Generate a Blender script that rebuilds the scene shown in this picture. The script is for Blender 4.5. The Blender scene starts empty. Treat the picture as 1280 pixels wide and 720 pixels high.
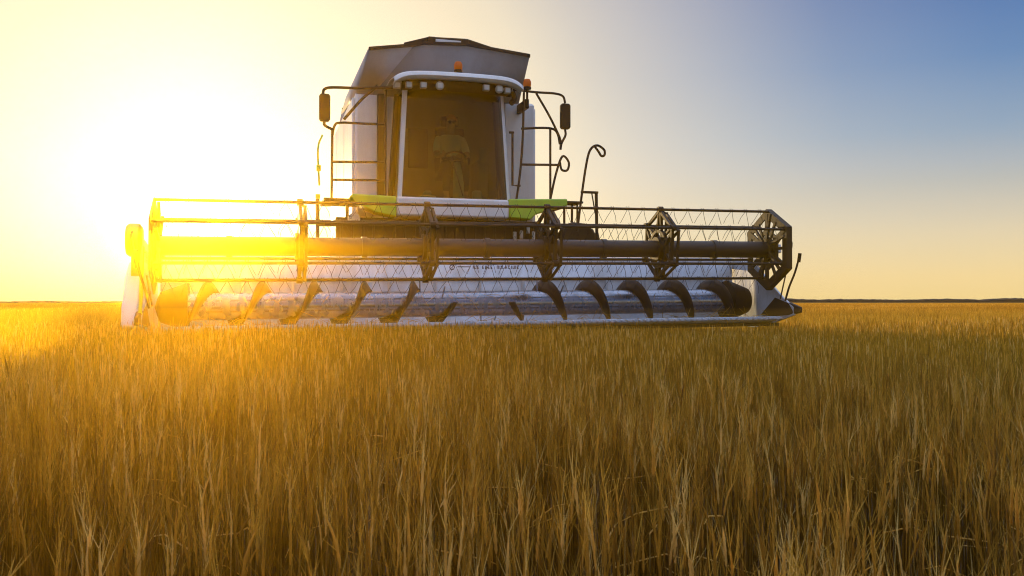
import bpy, bmesh, math, random
import numpy as np
from mathutils import Vector, Matrix

rnd = random.Random(7)
R = math.radians
scene = bpy.context.scene
col = scene.collection

# ------------------------------------------------------------------ helpers
def new_mat(name):
    m = bpy.data.materials.new(name); m.use_nodes = True
    nt = m.node_tree
    for n in list(nt.nodes): nt.nodes.remove(n)
    out = nt.nodes.new('ShaderNodeOutputMaterial')
    return m, nt, out

def node(nt, t, **kw):
    n = nt.nodes.new(t)
    for k, v in kw.items(): setattr(n, k, v)
    return n

def painted(name, c, rough=.4, metal=0., dirt=(.16, .11, .06), dirt_amt=.35, scale=3.0, bump=.02, coat=0.0, spec=.5):
    """painted or bare metal with dust, streaks and uneven gloss"""
    m, nt, out = new_mat(name); L = nt.links.new
    b = node(nt, 'ShaderNodeBsdfPrincipled')
    tc = node(nt, 'ShaderNodeTexCoord')
    mp = node(nt, 'ShaderNodeMapping'); mp.inputs['Scale'].default_value = (1.6, 1.6, .45)
    L(tc.outputs['Object'], mp.inputs['Vector'])
    n1 = node(nt, 'ShaderNodeTexNoise'); n1.inputs['Scale'].default_value = scale; n1.inputs['Detail'].default_value = 8; n1.inputs['Roughness'].default_value = .65
    L(mp.outputs[0], n1.inputs['Vector'])
    n2 = node(nt, 'ShaderNodeTexNoise'); n2.inputs['Scale'].default_value = scale * 14; n2.inputs['Detail'].default_value = 5
    L(tc.outputs['Object'], n2.inputs['Vector'])
    r1 = node(nt, 'ShaderNodeMapRange'); r1.inputs[1].default_value = .42; r1.inputs[2].default_value = .72
    r1.inputs[3].default_value = 0; r1.inputs[4].default_value = dirt_amt
    L(n1.outputs[0], r1.inputs[0])
    mul = node(nt, 'ShaderNodeMath', operation='MULTIPLY_ADD'); mul.inputs[1].default_value = .5; mul.use_clamp = True
    L(n2.outputs[0], mul.inputs[0]); 
    sub = node(nt, 'ShaderNodeMath', operation='SUBTRACT'); L(r1.outputs[0], sub.inputs[0]); sub.inputs[1].default_value = .22
    L(sub.outputs[0], mul.inputs[2])
    mx = node(nt, 'ShaderNodeMix', data_type='RGBA')
    mx.inputs[6].default_value = (*c, 1); mx.inputs[7].default_value = (*dirt, 1)
    dm = node(nt, 'ShaderNodeMath', operation='MULTIPLY', use_clamp=True); L(mul.outputs[0], dm.inputs[0]); dm.inputs[1].default_value = 1.0
    L(r1.outputs[0], mx.inputs[0])
    L(mx.outputs[2], b.inputs['Base Color'])
    rr = node(nt, 'ShaderNodeMapRange'); rr.inputs[3].default_value = max(.05, rough - .1); rr.inputs[4].default_value = min(1, rough + .3)
    L(n1.outputs[0], rr.inputs[0]); L(rr.outputs[0], b.inputs['Roughness'])
    b.inputs['Metallic'].default_value = metal
    b.inputs['Coat Weight'].default_value = coat
    b.inputs['Specular IOR Level'].default_value = spec
    if bump:
        bp = node(nt, 'ShaderNodeBump'); bp.inputs['Strength'].default_value = .25; bp.inputs['Distance'].default_value = bump
        L(n1.outputs[0], bp.inputs['Height']); L(bp.outputs[0], b.inputs['Normal'])
    L(b.outputs[0], out.inputs[0])
    return m

M = {}
M['white'] = painted('white_paint', (.78, .79, .81), .35, dirt=(.48, .42, .34), dirt_amt=.4, scale=2.2, bump=.01, coat=.2)
M['sheet'] = painted('header_sheet', (.66, .70, .76), .36, .25, dirt=(.30, .26, .20), dirt_amt=.5, scale=3.5, bump=.03)
M['grey'] = painted('tank_grey', (.26, .28, .31), .5, dirt=(.16, .14, .12), dirt_amt=.5, scale=1.5, bump=.02)
M['greylight'] = painted('tank_grey_light', (.38, .385, .40), .5, dirt=(.24, .21, .17), dirt_amt=.5, scale=1.5, bump=.02)
M['green'] = painted('lime_green_paint', (.36, .60, .02), .35, dirt=(.25, .24, .08), dirt_amt=.35, coat=.3)
M['black'] = painted('black_paint', (.010, .010, .013), .45, dirt=(.03, .025, .02), dirt_amt=.4, bump=.004, spec=.2)
M['dark'] = painted('dark_steel', (.018, .018, .022), .45, .3, dirt=(.04, .03, .022), dirt_amt=.5, bump=.004, spec=.25)
M['reel'] = painted('reel_tube_paint', (.014, .016, .024), .33, .1, dirt=(.028, .024, .024), dirt_amt=.35, bump=.004, spec=.3)
M['steel'] = painted('worn_steel', (.30, .33, .38), .2, 1.0, dirt=(.12, .10, .08), dirt_amt=.18, scale=7, bump=0)
M['auger'] = painted('auger_steel', (.27, .30, .36), .17, 1.0, dirt=(.06, .05, .04), dirt_amt=.25, scale=7, bump=0)
M['flight'] = painted('flight_steel', (.02, .02, .026), .4, .2, dirt=(.05, .04, .03), dirt_amt=.5, bump=.01, spec=.3)
M['rubber'] = painted('rubber', (.02, .02, .02), .85, dirt=(.14, .10, .06), dirt_amt=.7, bump=.01)
M['interior'] = painted('cab_trim', (.22, .21, .13), .8, dirt=(.12, .10, .07), dirt_amt=.4)
M['seat'] = painted('seat_cloth', (.10, .065, .04), .9, dirt=(.08, .05, .03), dirt_amt=.4)
M['plastic'] = painted('grey_plastic', (.45, .45, .42), .6, dirt=(.3, .27, .2), dirt_amt=.4)
M['ink'] = painted('dark_blue_ink', (.015, .02, .06), .5, dirt=(.05, .05, .07), dirt_amt=.2, bump=0)
M['skin'] = painted('skin', (.45, .27, .19), .55, dirt=(.38, .2, .13), dirt_amt=.4, bump=0)
M['shirt'] = painted('white_shirt', (.72, .74, .72), .9, dirt=(.5, .5, .48), dirt_amt=.4)
M['trousers'] = painted('dark_trousers', (.07, .05, .04), .9, dirt=(.05, .04, .03), dirt_amt=.4)
M['cap'] = painted('orange_cap', (.40, .14, .03), .9, dirt=(.3, .12, .04), dirt_amt=.4)

def glass_mat(name, tint, refl=1.0):
    m, nt, out = new_mat(name); L = nt.links.new
    t = node(nt, 'ShaderNodeBsdfTransparent'); t.inputs[0].default_value = (*tint, 1)
    g = node(nt, 'ShaderNodeBsdfGlossy'); g.inputs['Roughness'].default_value = .03; g.inputs[0].default_value = (.9, .95, 1, 1)
    f = node(nt, 'ShaderNodeFresnel'); f.inputs[0].default_value = 1.45
    a = node(nt, 'ShaderNodeMath', operation='MULTIPLY', use_clamp=True); a.inputs[1].default_value = refl
    L(f.outputs[0], a.inputs[0])
    mx = node(nt, 'ShaderNodeMixShader'); L(a.outputs[0], mx.inputs[0]); L(t.outputs[0], mx.inputs[1]); L(g.outputs[0], mx.inputs[2])
    L(mx.outputs[0], out.inputs[0]); return m
M['glass'] = glass_mat('tinted_cab_glass', (.26, .31, .17), .4)
M['mirror'] = painted('mirror_face', (.8, .82, .85), .05, 1., dirt_amt=.1, bump=0)
M['lamp'] = glass_mat('lamp_glass', (.9, .9, .9))

def amber_mat():
    m, nt, out = new_mat('amber_beacon'); L = nt.links.new
    b = node(nt, 'ShaderNodeBsdfPrincipled'); b.inputs['Base Color'].default_value = (.85, .22, .015, 1); b.inputs['Roughness'].default_value = .2
    tr = node(nt, 'ShaderNodeBsdfTranslucent'); tr.inputs[0].default_value = (.95, .3, .02, 1)
    n = node(nt, 'ShaderNodeTexNoise'); n.inputs['Scale'].default_value = 40
    mr = node(nt, 'ShaderNodeMapRange'); mr.inputs[3].default_value = .35; mr.inputs[4].default_value = .55; L(n.outputs[0], mr.inputs[0])
    mx = node(nt, 'ShaderNodeMixShader'); L(mr.outputs[0], mx.inputs[0]); L(b.outputs[0], mx.inputs[1]); L(tr.outputs[0], mx.inputs[2])
    L(mx.outputs[0], out.inputs[0]); return m
M['amber'] = amber_mat()

class MB:
    def __init__(s): s.v = []; s.f = []
    def add(s, vs, fs):
        o = len(s.v); s.v += [tuple(v) for v in vs]; s.f += [tuple(i + o for i in f) for f in fs]; return s
    def box(s, x0, x1, y0, y1, z0, z1, mat=None):
        vs = [Vector((x, y, z)) for x in (x0, x1) for y in (y0, y1) for z in (z0, z1)]
        if mat is not None: vs = [mat @ v for v in vs]
        return s.add(vs, [(0, 1, 3, 2), (4, 6, 7, 5), (0, 4, 5, 1), (2, 3, 7, 6), (0, 2, 6, 4), (1, 5, 7, 3)])
    def beam(s, a, b, w, h=None, up=(0, 0, 1)):
        """rectangular bar from a to b"""
        a = Vector(a); b = Vector(b); h = h or w; d = (b - a).normalized(); up = Vector(up)
        if abs(d.dot(up)) > .98: up = Vector((0, 1, 0))
        u = d.cross(up).normalized(); n = u.cross(d)
        vs = []
        for p in (a, b):
            for sx, sy in ((-1, -1), (1, -1), (1, 1), (-1, 1)): vs.append(p + u * (sx * w / 2) + n * (sy * h / 2))
        return s.add(vs, [(0, 1, 2, 3), (7, 6, 5, 4), (0, 4, 5, 1), (1, 5, 6, 2), (2, 6, 7, 3), (3, 7, 4, 0)])
    def tube(s, pts, r, n=8, cap=True):
        pts = [Vector(p) for p in pts]; rings = []; prev = None
        rs = r if isinstance(r, (list, tuple)) else [r] * len(pts)
        for i, p in enumerate(pts):
            d = (pts[min(i + 1, len(pts) - 1)] - pts[max(i - 1, 0)]).normalized()
            if prev is None:
                u = d.cross(Vector((0, 0, 1)) if abs(d.z) < .9 else Vector((0, 1, 0))).normalized()
            else:
                u = (prev - d * prev.dot(d)).normalized()
            prev = u; w = d.cross(u)
            rings.append([p + (u * math.cos(2 * math.pi * k / n) + w * math.sin(2 * math.pi * k / n)) * rs[i] for k in range(n)])
        vs = [v for rg in rings for v in rg]; fs = []
        for i in range(len(pts) - 1):
            for k in range(n):
                a = i * n + k; b = i * n + (k + 1) % n
                fs.append((a, b, b + n, a + n))
        if cap: fs += [tuple(range(n - 1, -1, -1)), tuple((len(pts) - 1) * n + k for k in range(n))]
        return s.add(vs, fs)
    def prism(s, poly, axis, t0, t1):
        """poly of 2-D points extruded along axis ('x': poly is (y,z); 'y': (x,z); 'z': (x,y))"""
        def P(p, t): return {'x': (t, p[0], p[1]), 'y': (p[0], t, p[1]), 'z': (p[0], p[1], t)}[axis]
        n = len(poly); vs = [P(p, t0) for p in poly] + [P(p, t1) for p in poly]
        fs = [tuple(range(n)), tuple(range(2 * n - 1, n - 1, -1))]
        for k in range(n): fs.append((k, k + n, (k + 1) % n + n, (k + 1) % n))
        return s.add(vs, fs)
    def ring(s, outer, inner, axis, t0, t1):
        """flat ring between two polygons of equal point count, extruded"""
        def P(p, t): return {'x': (t, p[0], p[1]), 'y': (p[0], t, p[1]), 'z': (p[0], p[1], t)}[axis]
        n = len(outer); vs = [P(p, t) for t in (t0, t1) for pl in (outer, inner) for p in pl]; fs = []
        for k in range(n):
            j = (k + 1) % n
            fs += [(k, j, n + j, n + k), (2 * n + k, 3 * n + k, 3 * n + j, 2 * n + j), (k, 2 * n + k, 2 * n + j, j), (n + k, n + j, 3 * n + j, 3 * n + k)]
        return s.add(vs, fs)
    def lathe(s, prof, centre, axis, n=32):
        """prof: (t along axis, radius)"""
        c = Vector(centre); vs = []; m = len(prof)
        for t, r in prof:
            for k in range(n):
                a = 2 * math.pi * k / n; p, q = r * math.cos(a), r * math.sin(a)
                vs.append(c + Vector({'x': (t, p, q), 'y': (p, t, q), 'z': (p, q, t)}[axis]))
        fs = [(i * n + k, i * n + (k + 1) % n, (i + 1) * n + (k + 1) % n, (i + 1) * n + k) for i in range(m - 1) for k in range(n)]
        if prof[0][1] > 1e-6: fs.append(tuple(range(n)))
        if prof[-1][1] > 1e-6: fs.append(tuple((m - 1) * n + k for k in range(n)))
        return s.add(vs, fs)
    def grid(s, fn, nu, nv):
        vs = [fn(i / nu, j / nv) for i in range(nu + 1) for j in range(nv + 1)]
        return s.add(vs, [(i * (nv + 1) + j, (i + 1) * (nv + 1) + j, (i + 1) * (nv + 1) + j + 1, i * (nv + 1) + j + 1) for i in range(nu) for j in range(nv)])
    def build(s, name, mat, parent=None, tilt=False, bevel=0., angle=38, solid=0.):
        vs = s.v
        if tilt: vs = [(x, y, z + .011 * x) for x, y, z in vs]      # the header hangs slightly lower at one end
        me = bpy.data.meshes.new(name); me.from_pydata(vs, [], s.f); me.update()
        bm = bmesh.new(); bm.from_mesh(me); bmesh.ops.recalc_face_normals(bm, faces=bm.faces); bm.to_mesh(me); bm.free()
        for p in me.polygons: p.use_smooth = True
        me.set_sharp_from_angle(angle=R(angle))
        me.materials.append(mat)
        o = bpy.data.objects.new(name, me); col.objects.link(o); o.parent = parent
        if solid:
            d = o.modifiers.new('solid', 'SOLIDIFY'); d.thickness = solid; d.offset = 0
        if bevel:
            b = o.modifiers.new('bevel', 'BEVEL'); b.width = bevel; b.segments = 2; b.limit_method = 'ANGLE'; b.angle_limit = R(40)
        return o

def empty(name, loc=(0, 0, 0), rz=0, parent=None):
    o = bpy.data.objects.new(name, None); col.objects.link(o); o.location = loc; o.rotation_euler = (0, 0, rz); o.parent = parent
    o.empty_display_size = .2; return o
def tag(o, label=None, cat=None, group=None, kind=None):
    for k, v in (('label', label), ('category', cat), ('group', group), ('kind', kind)):
        if v: o[k] = v
    return o
def arc(c, r, a0, a1, n, plane='yz'):
    out = []
    for i in range(n + 1):
        a = R(a0 + (a1 - a0) * i / n); p, q = r * math.cos(a), r * math.sin(a)
        out.append({'yz': (c[0], c[1] + p, c[2] + q), 'xz': (c[0] + p, c[1], c[2] + q), 'xy': (c[0] + p, c[1] + q, c[2])}[plane])
    return out
def smooth(pts, n=5):
    """Catmull-Rom through the points"""
    P = [Vector(p) for p in pts]; P = [P[0] * 2 - P[1]] + P + [P[-1] * 2 - P[-2]]; out = []
    for i in range(1, len(P) - 2):
        for k in range(n):
            t = k / n; a, b, c, d = P[i - 1:i + 3]
            out.append(.5 * ((2 * b) + (c - a) * t + (2 * a - 5 * b + 4 * c - d) * t * t + (3 * b - a - 3 * c + d) * t ** 3))
    out.append(P[-2]); return out
def circle(r, n, off=0, c=(0, 0)): return [(c[0] + r * math.cos(R(off) + 2 * math.pi * k / n), c[1] + r * math.sin(R(off) + 2 * math.pi * k / n)) for k in range(n)]

# ------------------------------------------------------------------ camera and sun
CAM_Z = 1.0
SUN_AZ, SUN_EL = R(-19.3), R(5.1)          # azimuth measured from +Y towards +X
sun_dir = Vector((math.sin(SUN_AZ) * math.cos(SUN_EL), math.cos(SUN_AZ) * math.cos(SUN_EL), math.sin(SUN_EL)))
cd = bpy.data.cameras.new('camera'); cam = bpy.data.objects.new('camera', cd); col.objects.link(cam)
cam.location = (0, 0, CAM_Z); cam.rotation_euler = (R(90 + .93), 0, 0)
cd.sensor_width = 36; cd.lens = 36 * 1108.5 / 1280; cd.clip_start = .05; cd.clip_end = 20000
cd.dof.use_dof = True; cd.dof.focus_distance = 10.5; cd.dof.aperture_fstop = 20
scene.camera = cam

sl = bpy.data.lights.new('sun', 'SUN'); so = bpy.data.objects.new('sun', sl); col.objects.link(so)
sl.energy = 5.0; sl.angle = R(.55); sl.color = (1, .66, .28)
so.rotation_euler = (-sun_dir).to_track_quat('-Z', 'Y').to_euler(); so.location = (-30, 80, 20)

# ------------------------------------------------------------------ sky
w = bpy.data.worlds.new('World'); scene.world = w; w.use_nodes = True
nt = w.node_tree; L = nt.links.new
for n in list(nt.nodes): nt.nodes.remove(n)
wo = node(nt, 'ShaderNodeOutputWorld'); bg = node(nt, 'ShaderNodeBackground'); L(bg.outputs[0], wo.inputs[0])
tc = node(nt, 'ShaderNodeTexCoord'); nrm = node(nt, 'ShaderNodeVectorMath', operation='NORMALIZE'); L(tc.outputs['Generated'], nrm.inputs[0])
dp = node(nt, 'ShaderNodeVectorMath', operation='DOT_PRODUCT'); L(nrm.outputs[0], dp.inputs[0]); dp.inputs[1].default_value = sun_dir
ac = node(nt, 'ShaderNodeMath', operation='ARCCOSINE'); cl = node(nt, 'ShaderNodeClamp'); cl.inputs[1].default_value = -1; cl.inputs[2].default_value = 1
L(dp.outputs['Value'], cl.inputs[0]); L(cl.outputs[0], ac.inputs[0])
sep = node(nt, 'ShaderNodeSeparateXYZ'); L(nrm.outputs[0], sep.inputs[0])
el = node(nt, 'ShaderNodeMath', operation='ARCSINE'); L(sep.outputs[2], el.inputs[0])
def norm_deg(src, top):
    m_ = node(nt, 'ShaderNodeMath', operation='MULTIPLY', use_clamp=True); L(src, m_.inputs[0]); m_.inputs[1].default_value = 180 / math.pi / top; return m_.outputs[0]
def ramp(src, top, stops):
    r = node(nt, 'ShaderNodeValToRGB'); e = r.color_ramp.elements; r.color_ramp.interpolation = 'EASE' if False else 'LINEAR'
    while len(e) < len(stops): e.new(.5)
    for k, (p, c) in enumerate(stops): e[k].position = p / top; e[k].color = (*c, 1)
    L(norm_deg(src, top), r.inputs[0]); return r.outputs[0]
base = ramp(el.outputs[0], 90, [(0, (.96, .77, .56)), (1.5, (.93, .73, .50)), (4, (.74, .62, .48)), (7, (.45, .45, .44)), (10, (.235, .33, .46)), (14, (.095, .21, .43)), (19, (.03, .12, .37)), (26, (.12, .20, .42)), (36, (.62, .76, 1.08)), (60, (.90, 1.02, 1.34)), (90, (.95, 1.05, 1.34))])
warm = ramp(ac.outputs[0], 60, [(0, (2.3, 2.3, 2.5)), (3, (1.7, 1.67, 1.55)), (6, (1.14, 1.10, .93)), (10, (.99, .93, .71)), (14, (.95, .83, .57)), (20, (.89, .76, .51)), (28, (.79, .69, .53)), (36, (.70, .63, .53)), (60, (.5, .52, .55))])
wgt = ramp(ac.outputs[0], 60, [(0, (1, 1, 1)), (15, (.96,) * 3), (22, (.86,) * 3), (26, (.68,) * 3), (33, (.44,) * 3), (40, (.19,) * 3), (48, (.05,) * 3), (58, (0, 0, 0))])
mx = node(nt, 'ShaderNodeMix', data_type='RGBA'); L(wgt, mx.inputs[0]); L(base, mx.inputs[6]); L(warm, mx.inputs[7])
# thin, barely visible high cloud so that the gradient is not perfectly smooth
mpn = node(nt, 'ShaderNodeMapping'); mpn.inputs['Scale'].default_value = (1, 1, 4.5); L(nrm.outputs[0], mpn.inputs[0])
cn = node(nt, 'ShaderNodeTexNoise'); cn.inputs['Scale'].default_value = 2.2; cn.inputs['Detail'].default_value = 5; L(mpn.outputs[0], cn.inputs[0])
cr = node(nt, 'ShaderNodeMapRange'); cr.inputs[3].default_value = .96; cr.inputs[4].default_value = 1.05; L(cn.outputs[0], cr.inputs[0])
cm = node(nt, 'ShaderNodeVectorMath', operation='SCALE'); hy = ramp(el.outputs[0], 90, [(0, (1, .88, .48)), (2, (1, .93, .66)), (5, (1, .98, .88)), (8, (1, 1, 1)), (90, (1, 1, 1))])
hm2 = node(nt, 'ShaderNodeVectorMath', operation='MULTIPLY'); L(mx.outputs[2], hm2.inputs[0]); L(hy, hm2.inputs[1]); L(hm2.outputs[0], cm.inputs[0]); L(cr.outputs[0], cm.inputs['Scale'])
sky = node(nt, 'ShaderNodeTexSky', sky_type='NISHITA'); sky.sun_disc = False; sky.sun_elevation = SUN_EL; sky.sun_rotation = SUN_AZ
sky.air_density = 1; sky.dust_density = 2
sk = node(nt, 'ShaderNodeVectorMath', operation='SCALE'); L(sky.outputs[0], sk.inputs[0]); sk.inputs['Scale'].default_value = .02
ad = node(nt, 'ShaderNodeVectorMath', operation='ADD'); L(cm.outputs[0], ad.inputs[0]); L(sk.outputs[0], ad.inputs[1])
L(ad.outputs[0], bg.inputs[0]); bg.inputs[1].default_value = 1.0

# ------------------------------------------------------------------ sun glare imitated by added haze
hm, hn, ho = new_mat('glare_scatter')
v1 = node(hn, 'ShaderNodeVolumeScatter'); v1.inputs['Color'].default_value = (1, .60, .02, 1); v1.inputs['Density'].default_value = .0007; v1.inputs['Anisotropy'].default_value = .93
v2 = node(hn, 'ShaderNodeVolumeScatter'); v2.inputs['Color'].default_value = (1, .55, .10, 1); v2.inputs['Density'].default_value = .0001; v2.inputs['Anisotropy'].default_value = .74
va = node(hn, 'ShaderNodeAddShader'); hn.links.new(v1.outputs[0], va.inputs[0]); hn.links.new(v2.outputs[0], va.inputs[1]); hn.links.new(va.outputs[0], ho.inputs['Volume'])
hz = MB().box(-70, 70, -4, 48, -.5, 3.7).build('glare_haze', hm); tag(hz, 'added golden haze hanging over the field', 'glare_haze', kind='stuff')
def dust(name, dens, g, box, label, c=(1, .58, .015)):  # added volumes, placed so their scattering imitates lens flare
    m, n, o_ = new_mat('glare_dust')
    v = node(n, 'ShaderNodeVolumeScatter'); v.inputs['Color'].default_value = (*c, 1); v.inputs['Density'].default_value = dens; v.inputs['Anisotropy'].default_value = g
    n.links.new(v.outputs[0], o_.inputs['Volume'])
    tag(MB().box(*box).build(name, m), label, 'glare dust', kind='stuff')
dust('glare dust', .0190, .932, (-7, 7, -1.5, 5.2, -.4, 1.32), 'added golden dust volume in front of the harvester, imitating sun flare')
dust('low_glare_dust', .046, .84, (-8, 8, -1.2, 6.2, -.3, .965), 'added low golden dust volume, laying a sun-flare veil over the wheat', (1, .50, .010))

# ------------------------------------------------------------------ field and distance
def field_mat():
    m, nt, out = new_mat('field_soil'); L = nt.links.new
    b = node(nt, 'ShaderNodeBsdfPrincipled'); b.inputs['Roughness'].default_value = .95
    tc = node(nt, 'ShaderNodeTexCoord')
    n1 = node(nt, 'ShaderNodeTexNoise'); n1.inputs['Scale'].default_value = 9; n1.inputs['Detail'].default_value = 9; L(tc.outputs['Object'], n1.inputs[0])
    r = node(nt, 'ShaderNodeValToRGB'); e = r.color_ramp.elements; e[0].color = (.018, .011, .006, 1); e[1].color = (.09, .055, .022, 1); e[0].position = .3; e[1].position = .75
    L(n1.outputs[0], r.inputs[0]); L(r.outputs[0], b.inputs[0])
    bp = node(nt, 'ShaderNodeBump'); bp.inputs['Distance'].default_value = .04; L(n1.outputs[0], bp.inputs['Height']); L(bp.outputs[0], b.inputs['Normal'])
    L(b.outputs[0], out.inputs[0]); return m
fs_ = [-9000, -900, -120, -20, 20, 120, 900, 9000]
g = MB(); g.add([(x, y, 0) for x in fs_ for y in fs_], [(i * 8 + j, (i + 1) * 8 + j, (i + 1) * 8 + j + 1, i * 8 + j + 1) for i in range(7) for j in range(7)])
tag(g.build('field', field_mat()), kind='structure')

def straw_mat(name, trans=.42):
    m, nt, out = new_mat(name); L = nt.links.new
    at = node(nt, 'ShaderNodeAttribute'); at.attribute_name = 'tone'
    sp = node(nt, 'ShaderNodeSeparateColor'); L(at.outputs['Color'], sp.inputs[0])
    r = node(nt, 'ShaderNodeValToRGB'); e = r.color_ramp.elements
    for _ in range(3): e.new(.5)
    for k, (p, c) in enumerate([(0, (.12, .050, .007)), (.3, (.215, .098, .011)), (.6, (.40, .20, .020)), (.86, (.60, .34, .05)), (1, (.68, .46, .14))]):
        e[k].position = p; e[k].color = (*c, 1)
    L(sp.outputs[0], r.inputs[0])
    hh = node(nt, 'ShaderNodeMapRange'); hh.inputs[3].default_value = .05; hh.inputs[4].default_value = 1.36; pw = node(nt, 'ShaderNodeMath', operation='POWER'); pw.inputs[1].default_value = 3.1; L(sp.outputs[1], pw.inputs[0]); L(pw.outputs[0], hh.inputs[0])  # weathered base plus canopy shade and tip highlights painted by stem height
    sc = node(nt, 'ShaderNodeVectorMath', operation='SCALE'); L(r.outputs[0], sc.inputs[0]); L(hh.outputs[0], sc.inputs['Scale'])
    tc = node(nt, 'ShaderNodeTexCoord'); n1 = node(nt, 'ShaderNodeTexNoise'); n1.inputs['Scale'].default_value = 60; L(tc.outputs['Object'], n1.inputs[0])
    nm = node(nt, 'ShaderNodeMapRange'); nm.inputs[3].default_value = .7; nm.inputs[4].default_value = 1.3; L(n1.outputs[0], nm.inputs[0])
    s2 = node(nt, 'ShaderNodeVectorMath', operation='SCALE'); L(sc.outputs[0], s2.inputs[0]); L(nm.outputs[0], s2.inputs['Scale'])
    d = node(nt, 'ShaderNodeBsdfPrincipled'); d.inputs['Roughness'].default_value = .5; d.inputs['Specular IOR Level'].default_value = .35; L(s2.outputs[0], d.inputs[0])
    t = node(nt, 'ShaderNodeBsdfTranslucent'); L(s2.outputs[0], t.inputs[0])
    mx = node(nt, 'ShaderNodeMixShader'); mx.inputs[0].default_value = trans; L(d.outputs[0], mx.inputs[1]); L(t.outputs[0], mx.inputs[2])
    L(mx.outputs[0], out.inputs[0]); return m

rng = np.random.default_rng(11)
C0 = np.array([-.23, 10.425]); YAW = R(16.2)
def machine_local(x, y):
    dx, dy = x - C0[0], y - C0[1]
    return dx * math.cos(YAW) + dy * math.sin(YAW), -dx * math.sin(YAW) + dy * math.cos(YAW)
def lownoise(x, y, s, seed):
    r_ = np.random.default_rng(seed); out = np.zeros_like(x)
    for k in range(7):
        a = r_.uniform(0, 2 * math.pi); f_ = s * r_.uniform(.5, 2.0); out += np.sin((x * math.cos(a) + y * math.sin(a)) * f_ + r_.uniform(0, 6.28))
    return out / 7 ** .5 / .9
def clumpnoise(x, y, cell, seed):
    """smooth value noise"""
    r_ = np.random.default_rng(seed); N = 257; g_ = r_.random((N, N))
    u = x / cell; v = y / cell; iu = np.floor(u).astype(int); iv = np.floor(v).astype(int); fu = u - iu; fv = v - iv
    fu = fu * fu * (3 - 2 * fu); fv = fv * fv * (3 - 2 * fv)
    G = lambda a, b: g_[a % N, b % N]
    return (G(iu, iv) * (1 - fu) + G(iu + 1, iv) * fu) * (1 - fv) + (G(iu, iv + 1) * (1 - fu) + G(iu + 1, iv + 1) * fu) * fv

class Straw:
    """collects quads with a per-vertex tone"""
    def __init__(s): s.V = []; s.F = []; s.T = []; s.n = 0
    def add(s, V, F, T):
        s.V.append(V.reshape(-1, 3)); s.F.append((F + s.n).reshape(-1, 4)); s.T.append(T.reshape(-1, 2)); s.n += V.reshape(-1, 3).shape[0]
    def sweep(s, pts, rad, sides, tone, hfrac, ph=None):
        """pts N,K,3 ; rad N,K ; closed tube with `sides` sides (2 = a flat ribbon)"""
        N, K, _ = pts.shape
        d = np.gradient(pts, axis=1); d /= np.linalg.norm(d, axis=2, keepdims=True) + 1e-9
        if ph is None: ph = rng.uniform(0, 2 * math.pi, N)
        ref = np.stack([np.cos(ph), np.sin(ph), np.zeros(N)], 1)[:, None, :] * np.ones((1, K, 1))
        u = ref - d * np.sum(ref * d, axis=2, keepdims=True); u /= np.linalg.norm(u, axis=2, keepdims=True) + 1e-9
        w_ = np.cross(d, u)
        ang = np.arange(sides) * 2 * math.pi / sides
        V = pts[:, :, None, :] + rad[:, :, None, None] * (u[:, :, None, :] * np.cos(ang)[None, None, :, None] + w_[:, :, None, :] * np.sin(ang)[None, None, :, None])
        base_ = (np.arange(N) * K * sides)[:, None, None]
        kk = np.arange(K - 1)[None, :, None] * sides
        ns = sides if sides > 2 else 1
        j = np.arange(ns)[None, None, :]; j2 = (j + 1) % sides
        F = np.stack([base_ + kk + j, base_ + kk + j2, base_ + kk + sides + j2, base_ + kk + sides + j], -1)
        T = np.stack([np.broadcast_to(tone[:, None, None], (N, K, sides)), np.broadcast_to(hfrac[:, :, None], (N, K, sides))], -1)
        s.add(V, F, np.ascontiguousarray(T))
    def build(s, name, mat):
        V = np.concatenate(s.V).astype(np.float32); F = np.concatenate(s.F).astype(np.int32); T = np.concatenate(s.T).astype(np.float32)
        me = bpy.data.meshes.new(name); me.vertices.add(len(V)); me.vertices.foreach_set('co', V.ravel())
        me.loops.add(F.size); me.loops.foreach_set('vertex_index', F.ravel())
        me.polygons.add(len(F)); me.polygons.foreach_set('loop_start', np.arange(0, F.size, 4, dtype=np.int32))
        me.polygons.foreach_set('use_smooth', np.ones(len(F), dtype=bool))
        me.update(calc_edges=True)
        a = me.attributes.new('tone', 'FLOAT_COLOR', 'POINT')
        a.data.foreach_set('color', np.concatenate([T, np.zeros((len(T), 1)), np.ones((len(T), 1))], 1).astype(np.float32).ravel())
        me.materials.append(mat)
        o = bpy.data.objects.new(name, me); col.objects.link(o); return o

def scatter(d0, d1, dens, side):
    A = (d1 - d0) * 2 * (side + .72 * d1); n = int(A * dens)
    y = rng.uniform(d0, d1, n); x = rng.uniform(-1, 1, n) * (side + .72 * d1)
    k = np.abs(x) < side + .72 * y; return x[k], y[k]

def stand(x, y):
    """height of the crop at a place; the machine has already cut what lies behind its knife"""
    X, Y = machine_local(x, y)
    cut = (np.abs(X) < 3.8) & (Y > .12)
    h = .655 + .035 * lownoise(x, y, .9, 3) + .045 * (clumpnoise(x, y, .22, 5) - .5) + rng.normal(0, .035, len(x))
    h = np.where(rng.random(len(x)) < .03, h + .05, h)
    h = np.clip(h, .42, .80)
    h = h - np.where((np.abs(X) < 3.9) & (Y > -1.1) & (Y <= .12), .02, 0)
    return np.where(cut, rng.uniform(.14, .24, len(x)), h), cut

straw = Straw()
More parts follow.
